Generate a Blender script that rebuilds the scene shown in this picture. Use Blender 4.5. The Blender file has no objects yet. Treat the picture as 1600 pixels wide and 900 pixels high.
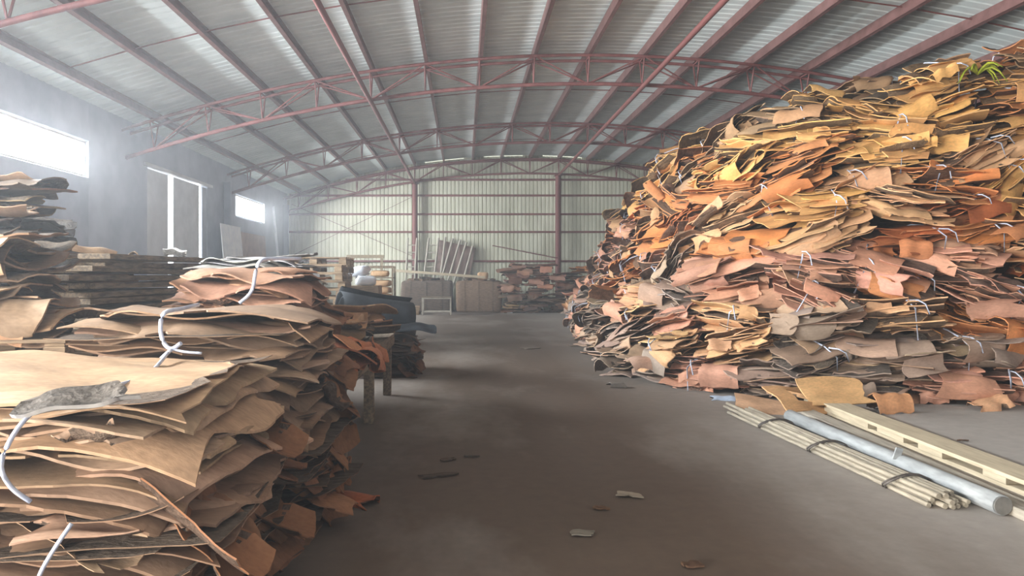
import bpy, math, random
from mathutils import Vector, Matrix, Euler, noise

PI = math.pi
scene = bpy.context.scene
col = scene.collection

# ------------------------------------------------------------------ camera, world, lights, exposure
H = 1.42          # eye height
F = 1100.0        # focal length in pixels of a 1600 px wide frame
cam_d = bpy.data.cameras.new('camera')
cam_d.sensor_width = 36.0
cam_d.lens = F / 1600.0 * 36.0
cam_d.shift_x = 75.0 / 1600.0
cam_d.shift_y = -20.0 / 1600.0
cam_d.clip_end = 300
cam = bpy.data.objects.new('camera', cam_d)
cam.location = (0, 0, H)
cam.rotation_euler = (PI / 2, 0, 0)
col.objects.link(cam)
scene.camera = cam

world = bpy.data.worlds.new('world')
scene.world = world
world.use_nodes = True
wb = world.node_tree.nodes['Background']
wb.inputs[0].default_value = (0.93, 0.97, 1.0, 1)
wb.inputs[1].default_value = 5.0

scene.cycles.max_bounces = 6
scene.cycles.diffuse_bounces = 3
scene.cycles.volume_bounces = 0
scene.cycles.glossy_bounces = 2
scene.view_settings.view_transform = 'Standard'
scene.view_settings.look = 'None'
scene.view_settings.exposure = 0.1
scene.view_settings.gamma = 1.0
scene.view_settings.use_curve_mapping = False

XL, XR = -7.2, 12.3           # side walls
YF, YB = -7.0, 28.7           # front and back walls
WINDOWS = [(1.0, 6.2), (8.6, 13.5), (22.2, 25.4)]   # along the left wall
WZ0, WZ1 = 3.3, 3.98
DOOR_Y0, DOOR_Y1, DOOR_Z = 16.0, 19.75, 3.9
FILL_GATE = (-6.2, -1.4, 3.6)      # y0, y1, height of an unseen side gate added for its light


def area(name, loc, rot, sx, sy, power, color):
    l = bpy.data.lights.new(name, 'AREA')
    l.shape = 'RECTANGLE'
    l.size = sx
    l.size_y = sy
    l.energy = power
    l.color = color
    o = bpy.data.objects.new(name, l)
    o.location = loc
    o.rotation_euler = rot
    col.objects.link(o)
    return o


SKY = (0.9, 0.96, 1.0)
WIN_POWER = [5600, 5000, 4000]
for (y0, y1), pw in zip(WINDOWS, WIN_POWER):
    area('window_daylight', (XL - 1.0, (y0 + y1) / 2, (WZ0 + WZ1) / 2 + 0.25), (0, -PI / 2 + 0.25, 0), 1.5, y1 - y0 + 0.8, pw, SKY)
area('gate_fill', (XL - 1.5, (FILL_GATE[0] + FILL_GATE[1]) / 2, 1.5), (0, -PI / 2 - 0.8, 0), FILL_GATE[2], FILL_GATE[1] - FILL_GATE[0], 4300, (1.0, 0.95, 0.87))  # added fill lamp, aimed upward to brighten roof and heap


# ------------------------------------------------------------------ helpers
def srgb(r, g, b):
    def f(c):
        c /= 255.0
        return c / 12.92 if c <= 0.04045 else ((c + 0.055) / 1.055) ** 2.4
    return (f(r), f(g), f(b), 1.0)


class MB:
    def __init__(self):
        self.v, self.f, self.m, self.s = [], [], [], []

    def add(self, verts, faces, mat=0, smooth=False):
        n = len(self.v)
        self.v += [tuple(p) for p in verts]
        for f in faces:
            self.f.append(tuple(i + n for i in f))
            self.m.append(mat)
            self.s.append(smooth)
        return self

    def box(self, c, size, rot=(0, 0, 0), mat=0):
        M = Matrix.Translation(c) @ Euler(rot).to_matrix().to_4x4()
        x, y, z = size[0] / 2, size[1] / 2, size[2] / 2
        b = min(x, y, z) * 0.18
        vs, ring = [], []
        # chamfered box: top and bottom rings inset
        for zz, k in ((-z, b), (-z + b, 0), (z - b, 0), (z, b)):
            for sx, sy in ((-1, -1), (1, -1), (1, 1), (-1, 1)):
                vs.append(M @ Vector((sx * (x - k), sy * (y - k), zz)))
        fs = [(3, 2, 1, 0), (12, 13, 14, 15)]
        for r in range(3):
            for i in range(4):
                j = (i + 1) % 4
                fs.append((r * 4 + i, r * 4 + j, r * 4 + 4 + j, r * 4 + 4 + i))
        return self.add(vs, fs, mat)

    def path(self, pts, r, n=8, mat=0, ry=None, caps=True):
        pts = [Vector(p) for p in pts]
        vs, fs = [], []
        for i, p in enumerate(pts):
            t = (pts[min(i + 1, len(pts) - 1)] - pts[max(i - 1, 0)]).normalized()
            up = Vector((0, 0, 1)) if abs(t.z) < 0.95 else Vector((0, 1, 0))
            a = t.cross(up).normalized()
            b = a.cross(t)
            rr = r[i] if isinstance(r, (list, tuple)) else r
            for k in range(n):
                an = 2 * PI * k / n
                vs.append(p + a * math.cos(an) * rr + b * math.sin(an) * (ry or rr))
        for i in range(len(pts) - 1):
            for k in range(n):
                k2 = (k + 1) % n
                fs.append((i * n + k, i * n + k2, i * n + n + k2, i * n + n + k))
        self.add(vs, fs, mat, True)
        if caps:
            m = len(self.v) - len(vs)
            self.f.append(tuple(m + k for k in reversed(range(n)))); self.m.append(mat); self.s.append(False)
            e = m + (len(pts) - 1) * n
            self.f.append(tuple(e + k for k in range(n))); self.m.append(mat); self.s.append(False)
        return self

    def mesh(self, name, mats):
        me = bpy.data.meshes.new(name)
        me.from_pydata(self.v, [], self.f)
        for m in (mats if isinstance(mats, (list, tuple)) else [mats]):
            me.materials.append(m)
        me.polygons.foreach_set('material_index', self.m)
        me.polygons.foreach_set('use_smooth', self.s)
        me.update()
        return me

    def build(self, name, mats, parent=None):
        return link(name, self.mesh(name, mats), parent)


def link(name, data, parent=None, loc=None, rot=None, scale=None, color=None):
    o = bpy.data.objects.new(name, data)
    if loc is not None: o.location = loc
    if rot is not None: o.rotation_euler = rot
    if scale is not None: o.scale = scale
    if color is not None: o.color = color
    if parent is not None: o.parent = parent
    col.objects.link(o)
    return o


def tag(o, label, cat, group=None, kind=None):
    o['label'] = label
    o['category'] = cat
    if group: o['group'] = group
    if kind: o['kind'] = kind
    return o


def struct(o, label=None):
    o['kind'] = 'structure'
    if label: o['label'] = label
    return o


def empty(name, loc=(0, 0, 0), rot=(0, 0, 0)):
    o = link(name, None, None, loc, rot)
    o.empty_display_size = 0.1
    return o


ORD = ['', 'first', 'second', 'third', 'fourth', 'fifth', 'sixth', 'seventh', 'eighth', 'ninth', 'tenth', 'eleventh', 'twelfth',
       'thirteenth', 'fourteenth', 'fifteenth', 'sixteenth', 'seventeenth', 'eighteenth', 'nineteenth', 'twentieth', 'twenty-first',
       'twenty-second', 'twenty-third', 'twenty-fourth', 'twenty-fifth', 'twenty-sixth', 'twenty-seventh', 'twenty-eighth',
       'twenty-ninth', 'thirtieth', 'thirty-first', 'thirty-second', 'thirty-third']


# ------------------------------------------------------------------ materials
def new_mat(name):
    m = bpy.data.materials.new(name)
    m.use_nodes = True
    nt = m.node_tree
    return m, nt, nt.nodes['Principled BSDF']


def noisy(name, c1, c2, scale=4.0, rough=0.8, bump=0.0, detail=5.0, stretch=(1, 1, 1), metallic=0.0, lo=0.35, hi=0.65, fine=0.0):
    m, nt, bs = new_mat(name)
    N, L = nt.nodes.new, nt.links.new
    tc = N('ShaderNodeTexCoord')
    oi = N('ShaderNodeObjectInfo')
    mp = N('ShaderNodeMapping')
    mp.inputs['Scale'].default_value = stretch
    mul = N('ShaderNodeMath'); mul.operation = 'MULTIPLY'; mul.inputs[1].default_value = 37.0
    L(oi.outputs['Random'], mul.inputs[0])
    L(mul.outputs[0], mp.inputs['Location'])
    L(tc.outputs['Object'], mp.inputs['Vector'])
    nz = N('ShaderNodeTexNoise')
    nz.inputs['Scale'].default_value = scale
    nz.inputs['Detail'].default_value = detail
    nz.inputs['Roughness'].default_value = 0.62
    L(mp.outputs[0], nz.inputs['Vector'])
    cr = N('ShaderNodeValToRGB')
    cr.color_ramp.elements[0].position = lo
    cr.color_ramp.elements[1].position = hi
    cr.color_ramp.elements[0].color = c1
    cr.color_ramp.elements[1].color = c2
    L(nz.outputs['Fac'], cr.inputs[0])
    L(cr.outputs[0], bs.inputs['Base Color'])
    bs.inputs['Roughness'].default_value = rough
    bs.inputs['Metallic'].default_value = metallic
    if bump:
        bp = N('ShaderNodeBump')
        bp.inputs['Strength'].default_value = bump
        bp.inputs['Distance'].default_value = 0.02
        L(nz.outputs['Fac'], bp.inputs['Height'])
        L(bp.outputs[0], bs.inputs['Normal'])
    return m


def bark_mat(name, outer):
    m, nt, bs = new_mat(name)
    N, L = nt.nodes.new, nt.links.new
    tc = N('ShaderNodeTexCoord')
    oi = N('ShaderNodeObjectInfo')
    mul = N('ShaderNodeMath'); mul.operation = 'MULTIPLY'; mul.inputs[1].default_value = 53.0
    L(oi.outputs['Random'], mul.inputs[0])
    mp = N('ShaderNodeMapping')
    mp.inputs['Scale'].default_value = (1.0, 2.4, 1.0)
    L(mul.outputs[0], mp.inputs['Location'])
    L(tc.outputs['Object'], mp.inputs['Vector'])
    n1 = N('ShaderNodeTexNoise'); n1.inputs['Scale'].default_value = 2.6 if not outer else 9.0; n1.inputs['Detail'].default_value = 6
    n2 = N('ShaderNodeTexNoise'); n2.inputs['Scale'].default_value = 26.0 if not outer else 40.0; n2.inputs['Detail'].default_value = 5
    L(mp.outputs[0], n1.inputs['Vector']); L(mp.outputs[0], n2.inputs['Vector'])
    r1 = N('ShaderNodeMapRange')
    r1.inputs[1].default_value = 0.3; r1.inputs[2].default_value = 0.7
    r1.inputs[3].default_value = 0.9 if not outer else 0.42; r1.inputs[4].default_value = 1.36 if not outer else 0.95
    L(n1.outputs['Fac'], r1.inputs[0])
    r2 = N('ShaderNodeMapRange')
    r2.inputs[1].default_value = 0.25; r2.inputs[2].default_value = 0.75
    r2.inputs[3].default_value = 0.8 if not outer else 0.55; r2.inputs[4].default_value = 1.12
    L(n2.outputs['Fac'], r2.inputs[0])
    mm = N('ShaderNodeMath'); mm.operation = 'MULTIPLY'
    L(r1.outputs[0], mm.inputs[0]); L(r2.outputs[0], mm.inputs[1])
    sc = N('ShaderNodeVectorMath'); sc.operation = 'SCALE'
    if outer:
        mx = N('ShaderNodeMix'); mx.data_type = 'RGBA'
        mx.inputs[0].default_value = 0.6
        L(oi.outputs['Color'], mx.inputs[6])
        mx.inputs[7].default_value = srgb(128, 116, 104)
        L(mx.outputs[2], sc.inputs[0])
    else:
        L(oi.outputs['Color'], sc.inputs[0])
    L(mm.outputs[0], sc.inputs['Scale'])
    L(sc.outputs[0], bs.inputs['Base Color'])
    bs.inputs['Roughness'].default_value = 0.72 if not outer else 0.95
    bs.inputs['Specular IOR Level'].default_value = 0.3
    bp = N('ShaderNodeBump')
    bp.inputs['Strength'].default_value = 0.25 if not outer else 0.9
    bp.inputs['Distance'].default_value = 0.01 if not outer else 0.025
    L(mm.outputs[0], bp.inputs['Height'])
    L(bp.outputs[0], bs.inputs['Normal'])
    return m


M_IN = bark_mat('bark_inner', False)
M_OUT = bark_mat('bark_outer', True)
BARK = [M_IN, M_OUT]
M_STEEL = noisy('red_oxide_steel', srgb(106, 58, 55), srgb(136, 82, 78), 6, 0.6, 0.05)
M_PURLIN = noisy('purlin_steel', srgb(106, 72, 68), srgb(132, 94, 90), 5, 0.55, 0.05)
M_ROOF = noisy('roof_sheet', srgb(204, 213, 212), srgb(220, 228, 226), 1.5, 0.85, 0.0, 4)
M_WSHEET = noisy('wall_sheet', srgb(196, 194, 172), srgb(222, 220, 200), 1.2, 0.5, 0.0, 4, (1, 1, 0.4))
M_LWALL = noisy('left_wall_sheet', srgb(150, 158, 174), srgb(172, 178, 192), 1.2, 0.7, 0.0)
M_BRICK = noisy('red_block_wall', srgb(130, 96, 88), srgb(152, 118, 106), 4, 0.9, 0.2)
M_DOOR = noisy('door_sheet', srgb(196, 198, 200), srgb(218, 220, 222), 1.5, 0.6)
M_WOOD = noisy('aged_wood', srgb(112, 92, 72), srgb(168, 142, 112), 5, 0.85, 0.2, 6, (1, 8, 8))
M_DARKWOOD = noisy('dark_wood', srgb(88, 76, 64), srgb(144, 124, 100), 5, 0.85, 0.25, 6, (8, 1, 8))
M_PALE = noisy('pale_board', srgb(176, 160, 134), srgb(200, 184, 156), 4, 0.8, 0.1, 6, (8, 1, 8))
M_GREYWOOD = noisy('grey_board', srgb(150, 140, 126), srgb(184, 174, 158), 4, 0.85, 0.15, 6, (8, 1, 8))
M_CANE = noisy('cane', srgb(138, 128, 112), srgb(174, 162, 142), 6, 0.7, 0.1, 5, (6, 1, 6))
M_POLE = noisy('grey_pole', srgb(134, 136, 136), srgb(166, 168, 168), 5, 0.6, 0.1, 5, (4, 1, 4))
M_CUT = noisy('cut_end', srgb(90, 88, 84), srgb(120, 116, 110), 9, 0.9)
M_CORD = noisy('white_cord', srgb(196, 204, 226), srgb(226, 230, 242), 20, 0.5)
M_WIRE = noisy('wire', srgb(70, 64, 60), srgb(100, 92, 86), 20, 0.6)
M_RUBBER = noisy('dark_sheeting', srgb(30, 34, 39), srgb(50, 56, 63), 5, 0.85, 0.1)
M_WHITE = noisy('white_plastic', srgb(226, 232, 242), srgb(244, 247, 252), 5, 0.6)
M_SACK = noisy('tan_sack', srgb(170, 132, 96), srgb(206, 170, 132), 6, 0.9, 0.2)
M_BALE = noisy('bale_face', srgb(100, 80, 64), srgb(144, 118, 96), 9, 0.9, 0.4, 6, (1, 1, 5))
M_BALE_DARK = noisy('dark_bale_face', srgb(74, 62, 54), srgb(112, 94, 80), 9, 0.9, 0.4, 6, (1, 1, 5))
M_ALU = noisy('pale_metal', srgb(160, 152, 138), srgb(190, 182, 168), 6, 0.6)
M_LEAF = noisy('green_leaf', srgb(128, 144, 28), srgb(186, 190, 52), 8, 0.6)
M_BROWNPANEL = noisy('brown_panel', srgb(142, 120, 112), srgb(168, 144, 134), 3, 0.8)
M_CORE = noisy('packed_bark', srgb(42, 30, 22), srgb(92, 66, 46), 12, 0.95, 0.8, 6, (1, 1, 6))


def floor_mat():
    m, nt, bs = new_mat('concrete_floor')
    N, L = nt.nodes.new, nt.links.new
    tc = N('ShaderNodeTexCoord')
    n1 = N('ShaderNodeTexNoise'); n1.inputs['Scale'].default_value = 0.55; n1.inputs['Detail'].default_value = 6; n1.inputs['Roughness'].default_value = 0.6
    n2 = N('ShaderNodeTexNoise'); n2.inputs['Scale'].default_value = 9.0; n2.inputs['Detail'].default_value = 8; n2.inputs['Roughness'].default_value = 0.7
    mp = N('ShaderNodeMapping'); mp.inputs['Scale'].default_value = (1.0, 0.45, 1.0); mp.inputs['Location'].default_value = (3.1, 7.7, 0)
    L(tc.outputs['Object'], mp.inputs[0]); L(mp.outputs[0], n1.inputs['Vector']); L(tc.outputs['Object'], n2.inputs['Vector'])
    # brown bark dust trodden into the aisle
    sx = N('ShaderNodeSeparateXYZ'); L(tc.outputs['Object'], sx.inputs[0])
    ab = N('ShaderNodeMath'); ab.operation = 'ABSOLUTE'
    sb = N('ShaderNodeMath'); sb.operation = 'SUBTRACT'; sb.inputs[1].default_value = 0.5
    L(sx.outputs[0], sb.inputs[0]); L(sb.outputs[0], ab.inputs[0])
    rg = N('ShaderNodeMapRange'); rg.inputs[1].default_value = 1.0; rg.inputs[2].default_value = 3.6; rg.inputs[3].default_value = 0.97; rg.inputs[4].default_value = 0.0
    L(ab.outputs[0], rg.inputs[0])
    r1 = N('ShaderNodeMapRange'); r1.inputs[1].default_value = 0.1; r1.inputs[2].default_value = 0.5
    L(n1.outputs['Fac'], r1.inputs[0])
    mu = N('ShaderNodeMath'); mu.operation = 'MULTIPLY'; L(rg.outputs[0], mu.inputs[0]); L(r1.outputs[0], mu.inputs[1])
    mx = N('ShaderNodeMix'); mx.data_type = 'RGBA'
    L(mu.outputs[0], mx.inputs[0])
    mx.inputs[6].default_value = srgb(172, 164, 156)
    mx.inputs[7].default_value = srgb(92, 75, 61)
    r2 = N('ShaderNodeMapRange'); r2.inputs[1].default_value = 0.3; r2.inputs[2].default_value = 0.7; r2.inputs[3].default_value = 0.86; r2.inputs[4].default_value = 1.08
    L(n2.outputs['Fac'], r2.inputs[0])
    sc = N('ShaderNodeVectorMath'); sc.operation = 'SCALE'
    L(mx.outputs[2], sc.inputs[0]); L(r2.outputs[0], sc.inputs['Scale'])
    L(sc.outputs[0], bs.inputs['Base Color'])
    bs.inputs['Roughness'].default_value = 0.75
    bp = N('ShaderNodeBump'); bp.inputs['Strength'].default_value = 0.08; bp.inputs['Distance'].default_value = 0.02
    L(n2.outputs['Fac'], bp.inputs['Height']); L(bp.outputs[0], bs.inputs['Normal'])
    return m


def glass_mat():
    m, nt, bs = new_mat('window_glass')
    N, L = nt.nodes.new, nt.links.new
    tr = N('ShaderNodeBsdfTransparent')
    gl = N('ShaderNodeBsdfGlossy'); gl.inputs['Roughness'].default_value = 0.05
    mx = N('ShaderNodeMixShader'); mx.inputs[0].default_value = 0.06
    L(tr.outputs[0], mx.inputs[1]); L(gl.outputs[0], mx.inputs[2])
    L(mx.outputs[0], nt.nodes['Material Output'].inputs[0])
    return m


M_FLOOR = floor_mat()
M_GLASS = glass_mat()
M_GROUND = noisy('yard_ground', srgb(170, 160, 146), srgb(190, 182, 168), 1.0, 0.95)

# ------------------------------------------------------------------ shell of the hall
XC = 2.55


def zt(x):            # centre line of the truss top chords
    return 6.05 - 0.0166 * (x - XC) ** 2


def zr(x):            # underside of the roof sheeting
    return zt(x) + 0.26


struct(MB().box(((XL + XR) / 2, (YF + YB) / 2, -0.1), (XR - XL + 0.6, YB - YF + 0.6, 0.2)).build('floor', M_FLOOR), 'dusty grey brown concrete floor')
struct(MB().box((0, 10, -0.28), (90, 110, 0.1)).build('ground', M_GROUND), 'pale yard ground outside the hall')

# roof: corrugated sheets, each one an arch across the span
ceil = struct(empty('ceiling', (0, 0, 0)), 'arched pale corrugated metal roof')
SW = 0.84
nseg, nrib = 30, 4
mb = MB()
prof = []
for r in range(nrib):
    y0 = r * SW / nrib
    for dy, dz in ((0.0, 0.0), (0.125, 0.0), (0.145, 0.016), (0.19, 0.016)):
        prof.append((y0 + dy, dz))
prof.append((SW + 0.012, 0.0))
vs, fs = [], []
for i in range(nseg + 1):
    x = XL - 0.3 + (XR - XL + 0.6) * i / nseg
    for (py, pz) in prof:
        vs.append((x, py, zr(x) + pz))
np_ = len(prof)
for i in range(nseg):
    for k in range(np_ - 1):
        fs.append((i * np_ + k, i * np_ + k + 1, (i + 1) * np_ + k + 1, (i + 1) * np_ + k))
roof_me = mb.add(vs, fs).mesh('roof_sheet', M_ROOF)
y = YF
while y < YB + 0.1:
    link('roof_sheet', roof_me, ceil, (0, y, 0))
    y += SW

# back wall: upright corrugated sheets under the arch
wall_b = struct(empty('wall_back', (0, 0, 0)), 'corrugated cream metal end wall')
x = XL
wi = 0
rng = random.Random(5)
while x < XR - 0.01:
    w = min(0.8, XR - x)
    mb = MB()
    pr = []
    n = 5
    for r in range(n):
        a = x + r * w / n
        for dx, dy in ((0, 0.0), (0.095, 0.0), (0.11, 0.03), (0.145, 0.03)):
            pr.append((a + dx, dy))
    pr.append((x + w + 0.01, 0))
    gap = 0.03 if wi in (7, 8, 10, 11, 13, 14) else -0.12
    vs, fs = [], []
    for (px, py) in pr:
        vs.append((px, YB + py, 0)); vs.append((px, YB + py, zr(px) - gap))
    for k in range(len(pr) - 1):
        fs.append((2 * k, 2 * k + 2, 2 * k + 3, 2 * k + 1))
    mb.add(vs, fs).build('wall_sheet', M_WSHEET, wall_b)
    x += w
    wi += 1

# left wall with window and door openings
wl = struct(empty('wall_left', (0, 0, 0)), 'blue grey side wall under high windows')


def wall_piece(y0, y1, z0, z1, m=M_LWALL, nm='wall_panel'):
    if y1 - y0 > 0.01 and z1 - z0 > 0.01:
        MB().box((XL - 0.1, (y0 + y1) / 2, (z0 + z1) / 2), (0.2, y1 - y0, z1 - z0), (0, 0, 0)).build(nm, m, wl)


ztop = zr(XL) + 0.05
cuts = sorted([(a, b, 'w') for a, b in WINDOWS] + [(DOOR_Y0, DOOR_Y1, 'd'), (FILL_GATE[0], FILL_GATE[1], 'g')])
yy = YF
for a, b, k in cuts:
    wall_piece(yy, a, 0, ztop)
    if k == 'w':
        wall_piece(a, b, 0, WZ0); wall_piece(a, b, WZ1, ztop)
    else:
        wall_piece(a, b, DOOR_Z if k == 'd' else FILL_GATE[2], ztop)
    yy = b
wall_piece(yy, YB, 0, ztop)
for i, (a, b) in enumerate(WINDOWS):
    wn = struct(empty('window_%d' % (i + 1), (XL - 0.1, (a + b) / 2, WZ0)), 'high overexposed strip window')
    L_ = (b - a)
    h_ = WZ1 - WZ0
    MB().box((0, 0, 0.02), (0.08, L_, 0.04)).box((0, 0, h_ - 0.02), (0.08, L_, 0.04)).box((0, -L_ / 2 + 0.02, h_ / 2), (0.08, 0.04, h_ - 0.08)).box((0, L_ / 2 - 0.02, h_ / 2), (0.08, 0.04, h_ - 0.08)).build('window_frame', M_ALU, wn)
    MB().box((-0.02, 0, h_ / 2), (0.006, L_ - 0.08, h_ - 0.08)).build('pane', M_GLASS, wn)
dr = struct(empty('door_1', (XL - 0.05, DOOR_Y0, 0)), 'pale sliding metal door leaves with bright gaps between them')
for (a, b) in ((0.0, 1.18), (1.5, 3.2), (3.42, 3.75)):
    lf = MB()
    lf.box((0, (a + b) / 2, DOOR_Z / 2 - 0.02), (0.05, b - a, DOOR_Z - 0.04))
    o = lf.build('door_leaf', M_DOOR if b < 3.5 else M_LWALL, dr)
    MB().box((0.04, (a + b) / 2, 0.9), (0.03, b - a - 0.04, 0.08)).build('door_rail', M_DOOR if b < 3.5 else M_LWALL, o)
MB().box((0.08, 1.9, DOOR_Z + 0.03), (0.08, 4.2, 0.08)).build('door_track', M_DOOR, dr)

# right wall and front wall (behind the camera)
struct(MB().box((XR + 0.1, (YF + YB) / 2, zr(XR) / 2), (0.2, YB - YF, zr(XR) + 0.1)).build('wall_right', M_LWALL), 'side wall behind the bark heap')
wf = struct(empty('wall_front', (0, YF, 0)), 'front wall behind the camera')
for (a, b, z0) in ((XL, XR, 0),):
    n = 16
    vs, fs = [], []
    for k in range(n + 1):
        px = a + (b - a) * k / n
        vs += [(px, 0, z0), (px, 0, zr(px) + 0.1), (px, -0.15, z0), (px, -0.15, zr(px) + 0.1)]
    for k in range(n):
        i = 4 * k
        fs += [(i, i + 4, i + 5, i + 1), (i + 2, i + 3, i + 7, i + 6), (i, i + 2, i + 6, i + 4)]
    fs += [(0, 1, 3, 2), (4 * n, 4 * n + 2, 4 * n + 3, 4 * n + 1)]
    MB().add(vs, fs).build('wall_panel', M_LWALL, wf)

# ------------------------------------------------------------------ steel: purlins, trusses, ties, columns, girts
unit_tube = MB().path([(0, 0, 0), (0, 0, 1)], 1.0, 8).mesh('strut', M_STEEL)


def strut(name, p0, p1, r, parent, me=None):
    p0, p1 = Vector(p0), Vector(p1)
    d = p1 - p0
    o = link(name, me or unit_tube, parent, p0, None, (r, r, d.length))
    o.rotation_euler = d.to_track_quat('Z', 'Y').to_euler()
    return o


PX = [-6.6 + 1.155 * i for i in range(17)]
for i, x in enumerate(PX):
    sl = -math.atan(2 * 0.0166 * (x - XC))
    root = empty('roof_purlin', (x, 0, zt(x) + 0.05))
    root.rotation_euler = (0, -sl, 0)
    ly = YB - YF - 0.1
    yc = (YF + YB) / 2
    MB().box((0, yc, 0.1), (0.012, ly, 0.2)).build('web', M_PURLIN, root)
    MB().box((0.03, yc, 0.006), (0.075, ly, 0.012)).build('lower_flange', M_PURLIN, root)
    MB().box((0.03, yc, 0.195), (0.07, ly, 0.012)).build('upper_flange', M_PURLIN, root)
    tag(root, 'long red brown roof purlin, %s counted from the windowed left wall' % ORD[i + 1], 'purlin', 'roof purlins')

for bi, yy in enumerate((-1.2, 5.1, 11.7, 18.3, 25.0)):
    if yy < 3: continue
    root = empty('sag_rod', (0, yy, 0))
    for i in range(len(PX) - 1):
        strut('rod', (PX[i], 0, zr(PX[i]) - 0.06), (PX[i + 1], 0, zr(PX[i + 1]) - 0.06), 0.013, root)
    tag(root, 'thin steel rod line across the roof purlins, %s roof bay from camera' % ORD[bi], 'rod', 'sag rods')

TRUSS_Y = [8.4, 15.0, 21.6, 28.2]
TW = ['nearest arched red steel truss, cut off at the top left corner', 'arched red steel roof truss, second from the camera', 'arched red steel roof truss, third from the camera', 'arched red steel truss right against the end wall']
xs = [XL + (XR - XL) * k / 40 for k in range(41)]
top_me = MB().path([(x, 0, zt(x)) for x in xs], 0.034, 8).mesh('top_chord', M_STEEL)
bot_me = MB().path([(x, 0, zt(x) - 0.55) for x in xs], 0.042, 8).mesh('bottom_chord', M_STEEL)
for ti, ty in enumerate(TRUSS_Y):
    root = empty('roof_truss', (0, ty, 0))
    link('top_chord', top_me, root, (0, -0.2, 0)); link('top_chord', top_me, root, (0, 0.2, 0)); link('bottom_chord', bot_me, root)
    for i, x in enumerate(PX):
        for s in (-0.2, 0.2):
            strut('web_strut', (x, s, zt(x)), (x, 0, zt(x) - 0.55), 0.017, root)
            if i % 2 == 1:
                for j in (i - 1, i + 1):
                    strut('web_strut', (x, s, zt(x)), (PX[j], 0, zt(PX[j]) - 0.55), 0.017, root)
        strut('cross_tie', (x, -0.2, zt(x)), (x, 0.2, zt(x)), 0.017, root)
    tag(root, TW[ti], 'truss', 'arched roof trusses')

for x, nm in ((PX[4], 'left'), (PX[9], 'right')):
    o = strut('tie_tube', (x, YF + 0.1, zt(x) - 0.6), (x, YB - 0.2, zt(x) - 0.6), 0.05, None)
    tag(o, 'long red steel tie tube under the trusses, meeting the %s end-wall column' % nm, 'tube', 'tie tubes')
for x, nm in ((PX[4], 'left'), (PX[9], 'right')):
    root = empty('steel_column', (x, YB - 0.3, 0))
    zc = zt(x) - 0.58
    strut('post', (0, 0, 0.02), (0, 0, zc), 0.11, root)
    MB().box((0, 0, 0.012), (0.4, 0.4, 0.024)).build('base_plate', M_STEEL, root)
    MB().box((0, 0, zc - 0.01), (0.3, 0.3, 0.03)).build('cap_plate', M_STEEL, root)
    tag(root, 'round red steel column at the end wall, %s one of two' % nm, 'column', 'end wall columns')
for gi, gz in enumerate((1.99, 3.18, 3.9, 4.66, 5.3)):
    xa = XC - math.sqrt(max(0.0, (6.2 - gz) / 0.0166)); xa = max(xa, XL + 0.05)
    xb = min(2 * XC - xa, XR - 0.05)
    o = MB().box(((xa + xb) / 2, YB - 0.06, gz), (xb - xa, 0.09, 0.075)).build('wall_girt', M_STEEL)
    tag(o, 'horizontal red steel girt on the end wall, %s from the floor' % ORD[gi + 1], 'girt', 'end wall girts')
for (x0, x1, z0, z1, w) in ((-7.0, -2.1, 4.3, 2.2, 'falling to the right'), (-7.0, -2.1, 2.2, 4.6, 'rising to the right')):
    o = strut('brace_rod', (x0, YB - 0.13, z0), (x1, YB - 0.13, z1), 0.008, None)
    tag(o, 'thin brace rod on the end wall, ' + w, 'rod')
for yy, w in ((27.9, 'in the far corner'), (21.0, 'between the sliding door and far window')):
    root = empty('wall_column', (XL + 0.14, yy, 0))
    MB().box((0, 0, 2.1), (0.2, 0.012, 4.2)).build('web', M_LWALL, root)
    for s in (-1, 1):
        MB().box((s * 0.1, 0, 2.1), (0.012, 0.16, 4.2)).build('flange', M_LWALL, root)
    tag(root, 'grey steel column on the left wall ' + w, 'column')

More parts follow.
